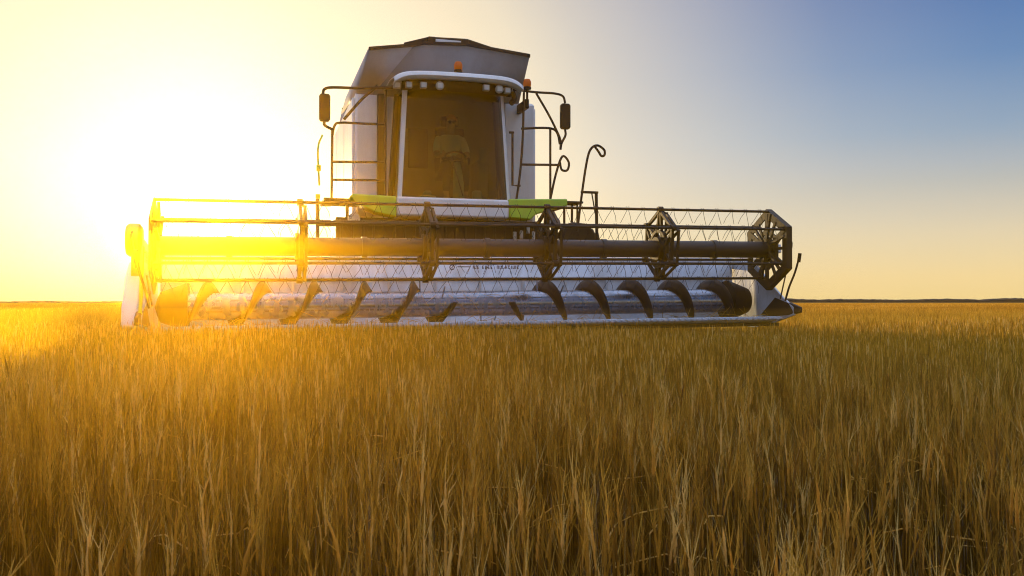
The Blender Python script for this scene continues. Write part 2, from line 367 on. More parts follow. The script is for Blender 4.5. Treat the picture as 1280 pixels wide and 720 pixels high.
# near and middle distance: stem, ear and leaves of their own
def plants(d0, d1, dens, side, near):
    x, y = scatter(d0, d1, dens, side)
    keep = np.hypot(x, y) > .62
    dn = clumpnoise(x, y, .16, 21) * .7 + clumpnoise(x, y, .5, 22) * .3
    keep &= rng.random(len(x)) < np.clip((dn - .24) * 2.3, .05, 1)      # grows in tufts with gaps between
    x, y = x[keep], y[keep]; N = len(x); h, cut = stand(x, y)
    tone = np.clip(.42 + .22 * (clumpnoise(x, y, .35, 31) - .5) + rng.normal(-.02, .19, N), 0, .93)
    tone = np.where(rng.random(N) < .04, rng.uniform(.85, 1, N), tone)
    la = rng.uniform(0, 2 * math.pi, N); lm = np.abs(rng.normal(0, .026, N)) + .004
    big = rng.random(N) < .025; lm = np.where(big, rng.uniform(.08, .26, N), lm)
    lx, ly = np.cos(la) * lm, np.sin(la) * lm
    K = 5 if near else 3
    t = np.linspace(0, 1, K)
    pts = np.stack([x[:, None] + lx[:, None] * t ** 1.8, y[:, None] + ly[:, None] * t ** 1.8, h[:, None] * t - (lm ** 2)[:, None] * t ** 2 * .6], -1)
    wide = 1.0 if near else 1.0 + (np.hypot(x, y) - d0)[:, None] * .05
    r0 = rng.uniform(.0007, .0012, N)[:, None]
    rad = r0 * (1 - .35 * t)[None] * wide
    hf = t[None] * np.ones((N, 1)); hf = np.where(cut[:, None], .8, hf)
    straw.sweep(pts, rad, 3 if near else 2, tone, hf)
    # ears
    e = ~cut & (rng.random(N) < .86); n = int(e.sum())
    top = pts[e, -1]; dirv = pts[e, -1] - pts[e, -2]; dirv /= np.linalg.norm(dirv, axis=1, keepdims=True)
    nod = rng.uniform(.0, .7, n) ** 3.5; na = np.where(rng.random(n) < .5, la[e], rng.uniform(0, 6.28, n))
    le = rng.uniform(.045, .085, n)
    Ke = 8 if near else 4
    te = np.linspace(0, 1, Ke)
    prof = np.interp(te, [0, .12, .35, .7, .9, 1], [.35, .85, 1, .8, .45, .12])
    side_v = np.stack([np.cos(na), np.sin(na), -.35 * np.ones(n)], 1)
    ep = top[:, None, :] + dirv[:, None, :] * (le[:, None] * te)[..., None] + side_v[:, None, :] * (le * nod)[:, None, None] * (te ** 2)[None, :, None]
    rE = rng.uniform(.0017, .0028, n)[:, None] * prof[None]
    if near: rE = rE * (1 + .22 * np.sin(np.arange(Ke) * 2.6)[None])
    else: rE = rE * (1 + (np.hypot(x[e], y[e]) - d0)[:, None] * .04)
    tE = np.clip(tone[e] + rng.normal(.20, .12, n), 0, 1)
    straw.sweep(ep, rE, 4 if near else 2, tE, np.ones((n, Ke)))
    if not near: straw.sweep(ep, rE, 2, tE, np.ones((n, Ke)), rng.uniform(0, 6.28, n))
    if near:                                                            # short awns
        for _ in range(9):
            i0 = rng.integers(1, Ke, n); st = ep[np.arange(n), i0]
            av = dirv + rng.normal(0, .25, (n, 3)); ta = np.linspace(0, 1, 2)
            ap = st[:, None, :] + av[:, None, :] * (rng.uniform(.03, .065, n)[:, None] * ta)[..., None]
            straw.sweep(ap, np.array([.00045, .00012])[None] * np.ones((n, 1)), 2, tE, np.ones((n, 2)))
    # leaves: dry ribbons that leave the stem, rise and fall over
    for q in range(3 if near else 2):
        m_ = ~cut & (rng.random(N) < (.30 if q < 1 else .08)); n = int(m_.sum())
        f0 = rng.uniform(.25, .88, n); i = f0 * h[m_]
        bx = x[m_] + lx[m_] * f0 ** 1.8; by = y[m_] + ly[m_] * f0 ** 1.8
        az = rng.uniform(0, 2 * math.pi, n); ll = rng.uniform(.07, .2, n); out_ = rng.uniform(.02, .30, n); dr = rng.uniform(-.3, .5, n)
        Kl = 5 if near else 3; tl = np.linspace(0, 1, Kl)
        rr = ll[:, None] * (out_[:, None] * tl + .15 * tl ** 2)
        zz = i[:, None] + ll[:, None] * (.95 * tl - dr[:, None] * tl ** 2 * .8)
        lp = np.stack([bx[:, None] + np.cos(az)[:, None] * rr, by[:, None] + np.sin(az)[:, None] * rr, zz], -1)
        wl = rng.uniform(.0006, .0012, n)[:, None] * np.interp(tl, [0, .3, .8, 1], [.7, 1, .55, .06])[None]
        if not near: wl = wl * (1 + (np.hypot(x[m_], y[m_]) - d0)[:, None] * .05)
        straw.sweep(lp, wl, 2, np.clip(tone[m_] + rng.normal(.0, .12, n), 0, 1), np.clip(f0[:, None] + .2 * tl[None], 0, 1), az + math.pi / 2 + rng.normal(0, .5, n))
plants(.3, 3.6, 1500, 2.3, True)
plants(3.6, 12, 950, 2.3, False)
# farther off: tufts that thin out and widen with distance
def tufts(d0, d1, dens, wmul, hmin=.45):
    x, y = scatter(d0, d1, dens, 1.5); N = len(x); h, cut = stand(x, y)
    h = h + .03
    tone = np.clip(.60 + .25 * (clumpnoise(x, y, 1.5, 33) - .5) + .22 * (clumpnoise(x, y, 9, 34) - .5) + rng.normal(0, .13, N), 0, 1)  # paler than the near plants: sunlit look painted into the far tufts
    la = rng.uniform(0, 6.28, N); lm = np.abs(rng.normal(0, .08, N)); K = 4; t = np.linspace(0, 1, K)
    pts = np.stack([x[:, None] + (np.cos(la) * lm)[:, None] * t ** 2, y[:, None] + (np.sin(la) * lm)[:, None] * t ** 2, h[:, None] * (.2 + .8 * t)], -1)
    rad = (rng.uniform(.7, 1.3, N) * wmul)[:, None] * np.interp(t, [0, .6, .9, 1], [.8, 1, 1, .2])[None]
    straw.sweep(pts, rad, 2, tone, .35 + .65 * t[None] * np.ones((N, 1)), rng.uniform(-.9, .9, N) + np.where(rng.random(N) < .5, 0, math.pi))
tufts(12, 30, 110, .0055)
tufts(30, 75, 34, .013)
tufts(75, 170, 9, .034)
tufts(170, 420, 1.5, .085)
# broken straws lying across the others in the foreground
def broken(n):
    for _ in range(n):
        y0 = rnd.uniform(.85, 3.4); x0 = rnd.uniform(-.62, .62) * y0 + rnd.uniform(.0, .35) * y0
        hk = rnd.uniform(.28, .60); a = rnd.uniform(0, 6.28); up = rnd.uniform(-.5, .7); l2 = rnd.uniform(.05, .13); ln = rnd.uniform(0, .08)
        k = Vector((x0 + math.cos(a) * ln, y0 + math.sin(a) * ln, hk))
        e = k + Vector((math.cos(a), math.sin(a) * .6, up)).normalized() * l2
        f_ = e + Vector((math.cos(a), math.sin(a) * .6, up - rnd.uniform(.2, 1.2))).normalized() * l2 * rnd.uniform(.2, .5)
        P = np.array([[(x0, y0, 0), tuple(k - Vector((0, 0, .01))), tuple(k), tuple(e), tuple(f_)]])
        rr = np.array([[.0018, .0017, .0021, .0016, .0008]])
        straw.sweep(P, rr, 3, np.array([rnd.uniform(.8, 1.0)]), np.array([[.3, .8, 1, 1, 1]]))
broken(200)
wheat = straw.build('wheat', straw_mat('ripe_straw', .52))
tag(wheat, 'dense ripe golden wheat standing across the whole field', 'wheat', kind='stuff')

# cut straw caught on the knife, the trough and the auger
loose = Straw()
def to_world(p):
    X, Y, Z = p; Z = Z + .011 * X
    return (C0[0] + X * math.cos(YAW) - Y * math.sin(YAW), C0[1] + X * math.sin(YAW) + Y * math.cos(YAW), Z)
for k in range(230):
    X = rnd.uniform(-3.65, 3.65); q = rnd.random(); a = rnd.uniform(0, 6.28); l_ = rnd.uniform(.08, .30)
    if q < .55: p = Vector((X, rnd.uniform(-.22, -.08), .79)); d = Vector((math.cos(a), .5 * math.sin(a), rnd.uniform(-.5, .6)))
    elif q < .85: p = Vector((X, rnd.uniform(.0, .2), .73)); d = Vector((math.cos(a), .4 * math.sin(a), rnd.uniform(.0, .8)))
    else: p = Vector((X * .85, .46, 1.10)); d = Vector((math.cos(a), -.5, -rnd.uniform(.1, .9)))
    d.normalize(); m1 = p + d * l_ * .5 + Vector((0, 0, rnd.uniform(-.02, .03))); e = p + d * l_ + Vector((0, 0, -rnd.uniform(0, .05)))
    loose.sweep(np.array([[to_world(p), to_world(m1), to_world(e)]]), np.array([[.0028, .0028, .0016]]), 3, np.array([rnd.uniform(.5, 1)]), np.array([[.9, .95, 1.]]))
tag(loose.build('loose_straw', wheat.data.materials[0]), 'loose cut straw caught along the knife and trough of the header', 'straw', kind='stuff')

# the crop beyond reads as one rough golden sheet out to the horizon
def far_mat():
    m, nt, out = new_mat('far_crop'); L = nt.links.new
    b = node(nt, 'ShaderNodeBsdfPrincipled'); b.inputs['Roughness'].default_value = .9; b.inputs['Specular IOR Level'].default_value = .1
    tc = node(nt, 'ShaderNodeTexCoord'); mp = node(nt, 'ShaderNodeMapping'); mp.inputs['Scale'].default_value = (.02, .05, 1); L(tc.outputs['Object'], mp.inputs[0])
    n1 = node(nt, 'ShaderNodeTexNoise'); n1.inputs['Scale'].default_value = 3; n1.inputs['Detail'].default_value = 10; n1.inputs['Roughness'].default_value = .7; L(mp.outputs[0], n1.inputs[0])
    r = node(nt, 'ShaderNodeValToRGB'); e = r.color_ramp.elements; e[0].position = .32; e[1].position = .68; e[0].color = (.26, .13, .017, 1); e[1].color = (.46, .27, .04, 1)
    L(n1.outputs[0], r.inputs[0])
    L(r.outputs[0], b.inputs[0])
    t = node(nt, 'ShaderNodeBsdfTranslucent'); L(r.outputs[0], t.inputs[0])
    n2 = node(nt, 'ShaderNodeTexNoise'); n2.inputs['Scale'].default_value = 1.2; n2.inputs['Detail'].default_value = 8; L(tc.outputs['Object'], n2.inputs[0])
    bp = node(nt, 'ShaderNodeBump'); bp.inputs['Strength'].default_value = 1; bp.inputs['Distance'].default_value = .5; L(n2.outputs[0], bp.inputs['Height']); L(bp.outputs[0], b.inputs['Normal'])
    L(b.outputs[0], out.inputs[0]); return m
ys = [95, 110, 130, 160, 200, 260, 340, 450, 600, 800, 1100, 1600, 2400]
NX = 160
vs = []; 
for y_ in ys:
    for k in range(NX + 1):
        x_ = (k / NX - .5) * 2 * (y_ * .95 + 30)
        vs.append((x_, y_, .60 + (0 if y_ == 95 else rnd.uniform(-.04, .05) + min(.05, (y_ - 95) * .0002))))
fc = MB().add(vs, [(i * (NX + 1) + k, i * (NX + 1) + k + 1, (i + 1) * (NX + 1) + k + 1, (i + 1) * (NX + 1) + k) for i in range(len(ys) - 1) for k in range(NX)])
tag(fc.build('crop_expanse', far_mat(), angle=180), 'golden crop running on to the horizon as one mass', 'crop', kind='stuff')

# low dark belt of woodland along the horizon
def belt_mat():
    m, nt, out = new_mat('far_woodland'); L = nt.links.new
    b = node(nt, 'ShaderNodeBsdfPrincipled'); b.inputs['Roughness'].default_value = .95
    n1 = node(nt, 'ShaderNodeTexNoise'); n1.inputs['Scale'].default_value = 40; n1.inputs['Detail'].default_value = 6
    r = node(nt, 'ShaderNodeValToRGB'); e = r.color_ramp.elements; e[0].color = (.020, .013, .008, 1); e[1].color = (.065, .04, .02, 1); L(n1.outputs[0], r.inputs[0]); L(r.outputs[0], b.inputs[0])
    L(b.outputs[0], out.inputs[0]); return m
bm_ = MB(); NB = 700
hs = [2.9 + 1.5 * abs(math.sin(k * .11) * math.sin(k * .037 + 1)) + rnd.uniform(0, .7) for k in range(NB + 1)]
vs = []
for k in range(NB + 1):
    x_ = (k / NB - .5) * 2600
    left = max(0., min(1., (x_ + 420) / 300))
    h_ = hs[k] * (.55 + .75 * left)
    for yy, zz in ((1150, 0), (1152, h_ * .75), (1158, h_), (1180, h_ * .9), (1200, 0)): vs.append((x_, yy + 6 * math.sin(k * .05), .3 + zz))
bm_.add(vs, [(k * 5 + j, (k + 1) * 5 + j, (k + 1) * 5 + j + 1, k * 5 + j + 1) for k in range(NB) for j in range(4)])
tag(bm_.build('woodland', belt_mat()), 'thin dark belt of far woodland along the horizon', 'woodland', kind='stuff')

# ------------------------------------------------------------------ the combine harvester
H = empty('combine_harvester', (C0[0], C0[1], 0), YAW)
tag(H, 'white and grey combine harvester with lime green panels and wide open header in the wheat', 'combine harvester')

XL, XR = -3.78, 3.78
# --- header
h = MB()
prof = [(-.12, .735), (.05, .705), (.35, .66), (.62, .645), (.86, .70), (.99, .82), (1.02, 1.0), (1.02, 1.50)]
N_ = len(prof)
vs = [(x, y, z) for x in (XL + .03, XR - .03) for (y, z) in prof]
h.add(vs, [(k, k + 1, N_ + k + 1, N_ + k) for k in range(N_ - 1)])
header = h.build('header', M['sheet'], H, True, solid=.012)
hb = MB().box(XL, XR, 1.035, 1.19, 1.44, 1.585); hb.build('top_beam', M['white'], header, True, bevel=.012)
hb = MB()
for z in (1.13, 1.30): hb.box(XL + .05, XR - .05, .985, 1.012, z, z + .028)
for k in range(13):
    x = XL + .35 + k * .585
    hb.box(x, x + .035, .985, 1.01, 1.0, 1.29)
hb.build('rib', M['sheet'], header, True, bevel=.004)
cb = MB().box(XL, XR, -.2, -.1, .745, .782); cb.build('cutter_bar', M['sheet'], header, True, bevel=.004)
kn = MB()
for k in range(98):
    x = XL + .06 + k * .0775
    kn.add([(x - .010, -.2, .75), (x + .010, -.2, .75), (x + .008, -.2, .778), (x - .008, -.2, .778), (x, -.27, .762)], [(0, 1, 4), (1, 2, 4), (2, 3, 4), (3, 0, 4), (0, 3, 2, 1)])
o = kn.build('cutter_teeth', M['sheet'], header, True)
sk_ = MB().box(XL, XR, -.095, .25, .66, .70); sk_.build('skid_plate', M['dark'], header, True)
# end sheets and crop dividers
endp = [(-.42, .80), (-.41, .90), (-.18, 1.02), (.12, 1.22), (.42, 1.44), (.75, 1.52), (1.19, 1.585), (1.19, .66), (.5, .62), (0, .70)]
for s in (-1, 1):
    x = s * 3.78
    MB().prism(endp, 'x', x, x + s * .03).build('end_sheet', M['sheet'], header, True, bevel=.004)
    d = MB()
    ring_a = [(x - s * .02, -.30, .80), (x + s * .09, -.30, .80), (x + s * .07, -.30, .95), (x, -.30, .96)]
    ring_b = [(x - s * .02, -.02, .78), (x + s * .11, -.02, .78), (x + s * .09, -.02, .99), (x, -.02, 1.03)]
    tip = [(x + s * .02, -.52, .83), (x + s * .06, -.52, .83), (x + s * .06, -.52, .90), (x + s * .02, -.52, .90)]
    back = [(x + s * .03, .9, .78), (x + s * .16, .9, .78), (x + s * .14, .9, 1.0), (x + s * .03, .9, 1.05)]
    rows = [tip, ring_a, ring_b, back]; vs = [p for r_ in rows for p in r_]
    d.add(vs, [(0, 1, 2, 3), (15, 14, 13, 12)] + [(i * 4 + j, i * 4 + (j + 1) % 4, (i + 1) * 4 + (j + 1) % 4, (i + 1) * 4 + j) for i in range(3) for j in range(4)])
    d.build('crop_divider', M['dark'], header, True, bevel=.012)
    r_ = MB().tube(smooth([(x - s * .06, -.33, .98), (x - s * .03, -.37, 1.15), (x + s * .02, -.42, 1.33), (x + s * .05, -.46, 1.50)]), .013, 8)
    r_.tube([(x + s * .05, -.455, 1.46), (x + s * .055, -.475, 1.57)], .024, 8)
    r_.tube([(x - s * .08, -.25, 1.0), (x - s * .03, -.30, 1.32)], .010, 6)
    r_.build('marker_rod', M['black'], header, True)
    # reel arm, lift cylinder and hose at this end
    a_ = MB().beam((x + s * .045, 1.1, 1.52), (x + s * .045, -.05, 1.655), .05, .11)
    a_.tube([(x + s * .05, .75, 1.35), (x + s * .05, .2, 1.58)], .028, 10)
    a_.build('reel_arm', M['white'], header, True, bevel=.006)
    hs_ = MB().tube(smooth([(x + s * .03, .12, 1.58), (x + s * .10, -.02, 1.80), (x + s * .13, -.18, 1.74), (x + s * .10, -.2, 1.55), (x + s * .08, -.22, 1.40)]), .013, 8)
    hs_.build('hydraulic_hose', M['black'], header, True)
MB().prism([(-.34, .78), (-.30, 1.0), (-.05, 1.32), (.25, 1.48), (1.0, 1.50), (1.0, .75), (.2, .70)], 'x', -3.99, -3.815).build('end_cover', M['white'], header, True, bevel=.03)
# reel drive at one end
dv = MB().lathe([(0, .05), (0, .15), (.03, .175), (.13, .175), (.16, .13), (.16, .0)], (-3.98, .0, 1.70), 'x', 24)
dv.box(-3.93, -3.84, -.05, .06, 1.3, 1.56)
dv.tube([(-3.80, -.38, .9), (-3.80, -.20, 1.62)], .02, 8)
dv.build('reel_drive', M['green'], header, True, bevel=.006)
# auger
AY, AZ, AR, FR = .58, .985, .155, .295
au = MB().lathe([(-3.40, .0), (-3.40, AR), (3.40, AR), (3.40, .0)], (0, AY, AZ), 'x', 40)
for k in range(9):
    x = -1.0 + k * .25; a = R(60 * k + 20)
    au.tube([(x, AY + .1 * math.cos(a), AZ + .1 * math.sin(a)), (x, AY + .33 * math.cos(a), AZ + .33 * math.sin(a))], .009, 6)
auger = au.build('auger', M['auger'], header, True)
for s in (-1, 1):
    fl = MB(); turns = 5.2; x0, x1 = s * 3.37, s * .32; n = 260
    def fn(u, v, s=s, x0=x0, x1=x1, turns=turns):
        a = -s * 2 * math.pi * turns * u * s + R(115)
        a = R(115) + 2 * math.pi * turns * u * (1 if s > 0 else 1)
        r0 = AR + (FR - AR) * v
        taper = min(1, (1 - u) * 14)
        r0 = AR + (r0 - AR) * (.25 + .75 * taper)
        return (x0 + (x1 - x0) * u + s * .07 * v, AY + r0 * math.cos(-a if s > 0 else -a), AZ + r0 * math.sin(-a if s > 0 else -a))
    fl.grid(fn, n, 3)
    fl.build('auger_flight', M['flight'], auger, True, solid=.010, angle=60)
for s in (-1, 1):
    MB().lathe([(0, 0), (0, .27), (.03, .27), (.30, .17), (.33, .10), (.36, 0)] if s > 0 else [(0, 0), (.03, .10), (.06, .17), (.33, .27), (.36, .27), (.36, 0)], (3.40 if s > 0 else -3.76, AY, AZ), 'x', 24).build('auger_bearing', M['black'], auger, True)
# lettering on the back sheet: too small to read in the photograph, so only the strokes of it
yy = .981; zc_ = 1.45
def stroke(m_, x, w_, z, h_): m_.box(x, x + w_, yy - .004, yy, z, z + h_)
MB().ring([(-.27 + .036 * math.cos(a), zc_ + .036 * math.sin(a)) for a in np.linspace(0, 5.4, 16)], [(-.27 + .024 * math.cos(a), zc_ + .024 * math.sin(a)) for a in np.linspace(0, 5.4, 16)], 'y', yy - .004, yy).build('emblem', M['ink'], header, True)
le = MB(); stroke(le, -.20, .17, zc_, .012); le.build('printed_line', M['ink'], header, True)
for x0, x1 in ((.0, .09), (.125, .29), (.32, .46), (.475, .62)):
    x = x0; le = MB()
    while x < x1 - .02:
        k = rnd.choice('EHLUNI'); hh_ = .045; z = zc_ - .022
        stroke(le, x, .009, z, hh_)
        if k in 'HUN': stroke(le, x + .019, .009, z, hh_)
        if k in 'EL': stroke(le, x + .009, .016, z, .009)
        if k == 'E': stroke(le, x + .009, .016, z + hh_ - .009, .009); stroke(le, x + .009, .012, z + .018, .009)
        if k == 'H': stroke(le, x + .009, .010, z + .018, .009)
        if k == 'U': stroke(le, x + .009, .010, z, .009)
        if k == 'N': stroke(le, x + .009, .010, z + hh_ - .009, .009)
        x += .037 if k != 'I' else .02
    le.build('lettering', M['ink'], header, True)

# --- reel
RZ, RR, RX0, RX1 = 1.64, .49, -3.70, 3.66
rl = MB().lathe([(RX0, .0), (RX0, .105), (RX1, .105), (RX1, 0)], (0, 0, RZ), 'x', 40)
for x in (-2.95, -1.5, -.07, 1.4, 2.9): rl.lathe([(x - .03, .105), (x - .03, .118), (x + .03, .118), (x + .03, .105)], (0, 0, RZ), 'x', 40)
reel = rl.build('reel', M['reel'], H, True)
BZ, BR = 1.70, .43
TURN = 6.5
bats = [(BR * math.cos(R(90 + TURN + 60 * k)), BZ + BR * math.sin(R(90 + TURN + 60 * k))) for k in range(6)]
bat0 = MB().tube([(RX0, 0, 0), (RX1, 0, 0)], .017, 10).build('bat', M['dark'], reel)
tn = MB()
for k in range(36):
    x = RX0 + .12 + k * .203
    for s in (-1, 1):
        l_ = .175 + rnd.uniform(-.025, .02)
        tn.tube(arc((x + s * .014, 0, 0), .027, 90, 250, 4, 'yz') + [(x + s * .05 + rnd.uniform(-.01, .01), .02, -l_ * .55), (x + s * .085 + rnd.uniform(-.015, .015), .05, -l_)], .0028, 5)
tin0 = tn.build('tine_row', M['dark'], bat0); tin0['kind'] = 'stuff'
for k, (by_, bz_) in enumerate(bats):
    b_ = bat0 if k == 0 else bat0.copy()
    t_ = tin0 if k == 0 else tin0.copy()
    if k: col.objects.link(b_); col.objects.link(t_)
    b_.parent = reel; t_.parent = reel
    for o_ in (b_, t_): o_.location = (0, by_, bz_); o_.rotation_euler = (0, -.011, 0)
def hexa(r, off=90): return circle(r, 6, off, (0, RZ))
def spider(x, name='spider'):
    sp = MB(); t0, t1 = x - .018, x + .018
    sp.ring(circle(.435, 6, 90 + TURN, (0, BZ)), circle(.395, 6, 90 + TURN, (0, BZ)), 'x', t0, t1)
    sp.ring(circle(.24, 24, 0, (0, RZ)), circle(.205, 24, 0, (0, RZ)), 'x', t0 - .004, t1 + .004)
    sp.lathe([(x - .05, .108), (x - .05, .15), (x + .05, .15), (x + .05, .108)], (0, 0, RZ), 'x', 24)
    for k in range(6):
        a = R(90 + TURN + 60 * k); u = Vector((0, math.cos(a), math.sin(a))); v = Vector((0, -math.sin(a), math.cos(a))); c = Vector((x, 0, RZ))
        for s in (-1, 1): sp.beam(c + u * .14 + v * s * .075, Vector((x, 0, BZ)) + u * .42 + v * s * .018, .028, .034, (1, 0, 0))
        sp.lathe([(x - .03, .0), (x - .03, .038), (x + .03, .038), (x + .03, 0)], Vector((0, 0, BZ)) + u * BR, 'x', 12)
        # second, offset ring of control rods that keeps the tines upright
        c2 = Vector((x + .05, -.075, RZ + .03)); a2 = R(150 + TURN + 60 * k); u2 = Vector((0, math.cos(a2), math.sin(a2)))
        sp.beam(c2 + u * .40, c2 + u2 * .40, .022, .03, (1, 0, 0)); sp.beam(c2 + u * .12, c2 + u * .42, .022, .03, (1, 0, 0))
        sp.beam(c2 + u * .40, Vector((x, 0, BZ)) + u * BR, .02, .02)
    return sp.build(name, M['black'], reel, True)
for x in (-2.21, -.79, .66, 2.14): spider(x)
for s, x in ((-1, RX0), (1, RX1 - .0)):
    es = MB(); t0, t1 = sorted((x, x + s * .02))
    es.ring(hexa(.515), hexa(.415), 'x', t0, t1)
    if s > 0: es.ring(hexa(.525), hexa(.51), 'x', x, x + .08)
    es.ring(circle(.285, 6, 90, (0, RZ)), circle(.215, 6, 90, (0, RZ)), 'x', t0, t1)
    es.lathe([(x - .03, 0), (x - .03, .16), (x + .03, .16), (x + .03, 0)], (0, 0, RZ), 'x', 24)
    for k in range(6):
        for da in (0, 30):
            a = R(90 + 60 * k + da); u = Vector((0, math.cos(a), math.sin(a))); c = Vector((x + s * .01, 0, RZ))
            es.beam(c + u * .14, c + u * (.46 if da == 0 else .39), (.06 if da == 0 else .035), .024, (1, 0, 0))
        a = R(90 + 60 * k + 14); u = Vector((0, math.cos(a), math.sin(a)))
        c2 = Vector((x - s * .05, -.07, RZ + .03)); es.beam(c2 + u * .1, c2 + u * .43, .03, .03, (1, 0, 0))
    es.build('end_shield', M['black'], reel, True)

# --- body
body = MB().box(-1.27, 1.52, 3.12, 7.1, 1.25, 4.12)
body.prism([(7.1, 1.4), (7.1, 3.7), (8.3, 3.2), (8.9, 2.3), (8.9, 1.3)], 'x', -1.05, 1.3)
body = body.build('body', M['white'], H, bevel=.05)
for x0, x1 in ((-1.25, -.92), (1.02, 1.50)):
    MB().box(x0, x1, 3.085, 3.117, 2.56, 4.08).build('front_panel', M['white'], body, bevel=.015)
for k in range(3):
    MB().box(-1.305, -1.272, 3.2 + k * 1.28, 4.42 + k * 1.28, 1.9, 4.05).build('side_panel', M['white'], body, bevel=.015)
    MB().box(1.522, 1.555, 3.2 + k * 1.28, 4.42 + k * 1.28, 1.9, 4.05).build('side_panel', M['white'], body, bevel=.015)
# dark lower front: feeder house, axle and underside
lf = MB().box(-1.62, 1.28, 2.3, 3.10, 1.35, 2.18)
lf.box(-.72, .88, 1.2, 2.29, .85, 1.78)
for k in range(20):
    x = -1.55 + k * .145; lf.box(x, x + .03, 2.27, 2.3, 1.6, 2.16)
lf.tube([(-1.9, 2.9, 1.1), (2.1, 2.9, 1.1)], .17, 16)
lf = lf.build('feeder_house', M['dark'], H, bevel=.012)
va_ = MB()
for x, z in ((1.02, 1.98), (1.12, 2.06), (1.20, 1.97), (.92, 1.96)):
    va_.tube([(x, 2.2, z - .06), (x, 2.2, z + .06)], .028, 10)
va_.box(.9, 1.2, 2.2, 2.28, 1.78, 1.86)
va_.build('valve_block', M['steel'], lf, bevel=.006)
dg_ = MB().prism([(1.33, 1.55), (1.30, 1.90), (1.36, 2.05), (1.46, 2.09), (1.66, 2.07), (1.76, 1.98), (1.93, 1.55)], 'y', 1.2, 1.42)
dg_.build('drive_guard', M['black'], header, bevel=.03)
# wheels
def wheel(cx, cy, r, wdt, rim_r):
    t = MB(); hw = wdt / 2
    t.lathe([(cx - hw * .8, rim_r), (cx - hw, rim_r + .08), (cx - hw, r - .12), (cx - hw * .85, r - .03), (cx, r - .015), (cx + hw * .85, r - .03), (cx + hw, r - .12), (cx + hw, rim_r + .08), (cx + hw * .8, rim_r)], (0, cy, r), 'x', 56)
    for k in range(22):
        for s in (-1, 1):
            a = 2 * math.pi * (k + (.5 if s > 0 else 0)) / 22
            def P(x_, da, rr_): return (cx + x_, cy + rr_ * math.cos(a + da), r + rr_ * math.sin(a + da))
            vs = [P(s * .01, 0, r - .03), P(s * hw * .97, .13, r - .06), P(s * hw * .97, .19, r - .06), P(s * .01, .055, r - .03), P(s * .01, .005, r + .03), P(s * hw * .95, .135, r - .005), P(s * hw * .95, .185, r - .005), P(s * .01, .05, r + .03)]
            t.add(vs, [(0, 1, 2, 3), (4, 7, 6, 5), (0, 4, 5, 1), (1, 5, 6, 2), (2, 6, 7, 3), (3, 7, 4, 0)])
    wh = MB().lathe([(cx - .1, 0), (cx - .1, .17), (cx + .1, .17), (cx + .1, 0)], (0, cy, r), 'x', 20).build('wheel', M['dark'], H)
    t.build('tyre', M['rubber'], wh)
    MB().lathe([(cx - hw * .8, rim_r), (cx - hw * .75, rim_r - .05), (cx - .05, rim_r - .09), (cx - .05, .16), (cx + .05, .16), (cx + .05, rim_r - .09), (cx + hw * .75, rim_r - .05), (cx + hw * .8, rim_r)], (0, cy, r), 'x', 40).build('rim', M['greylight'], wh)
for cx in (-1.27, 1.45): wheel(cx, 2.95, .98, .66, .46)
for cx in (-1.15, 1.35): wheel(cx, 7.0, .62, .42, .3)

# --- grain tank extension
tk = MB()
F = {'bl': (-1.24, 3.11, 4.08), 'br': (1.24, 3.11, 4.08), 'tl': (-1.13, 2.62, 4.63), 'tm': (-.34, 2.60, 4.765), 'tr': (1.27, 2.62, 4.715), 'm2': (.30, 2.60, 4.80), 'bm': (-1.02, 3.11, 4.08), 'tm0': (-.48, 2.61, 4.73)}
B = {'bl': (-1.24, 6.3, 4.08), 'br': (1.24, 6.3, 4.08), 'tl': (-1.13, 6.7, 4.62), 'tr': (1.27, 6.7, 4.66)}
tk.add([F['bm'], F['br'], F['tr'], F['m2'], F['tm'], F['tm0']], [(0, 1, 2, 3, 4, 5)])
tk.add([F['br'], B['br'], B['tr'], F['tr']], [(0, 1, 2, 3)])
tk.add([B['br'], B['bl'], B['tl'], B['tr']], [(0, 1, 2, 3)])
tank = tk.build('grain_tank', M['grey'], H, solid=.02)
MB().add([F['bl'], F['bm'], F['tm0'], F['tl']], [(0, 1, 2, 3)]).build('corner_flap', M['greylight'], tank, solid=.02)
MB().add([F['bl'], F['tl'], (-1.30, 4.1, 4.25), (-1.32, 4.7, 4.10)], [(0, 1, 2), (0, 2, 3)]).build('side_flap', M['greylight'], tank, solid=.02)
rim_ = MB()
for a, b in ((F['tl'], F['tm0']), (F['tm0'], F['tm']), (F['tm'], F['m2']), (F['m2'], F['tr']), (F['tr'], B['tr']), (B['tr'], B['tl'])): rim_.beam(a, b, .035, .045)
rim_.build('rim', M['dark'], tank)
# peaked lid frame on top
lid = MB()
lid.beam((-.62, 2.62, 4.73), (-.24, 2.66, 4.86), .045, .05); lid.beam((-.24, 2.66, 4.86), (.30, 2.66, 4.875), .04, .045); lid.beam((.30, 2.66, 4.875), (.72, 2.64, 4.765), .045, .05)
for x in (-.22, .28): lid.box(x - .05, x + .05, 2.6, 2.7, 4.79, 4.875)
lid.build('lid_frame', M['dark'], tank, bevel=.006)
MB().box(-.16, .22, 2.615, 2.65, 4.805, 4.85).build('lid_plate', M['white'], tank, bevel=.006)
MB().add([(-.3, 2.68, 4.84), (.32, 2.68, 4.85), (1.1, 6.5, 4.72), (-1.0, 6.5, 4.70)], [(0, 1, 2, 3)]).build('tank_cover', M['grey'], tank, solid=.02)

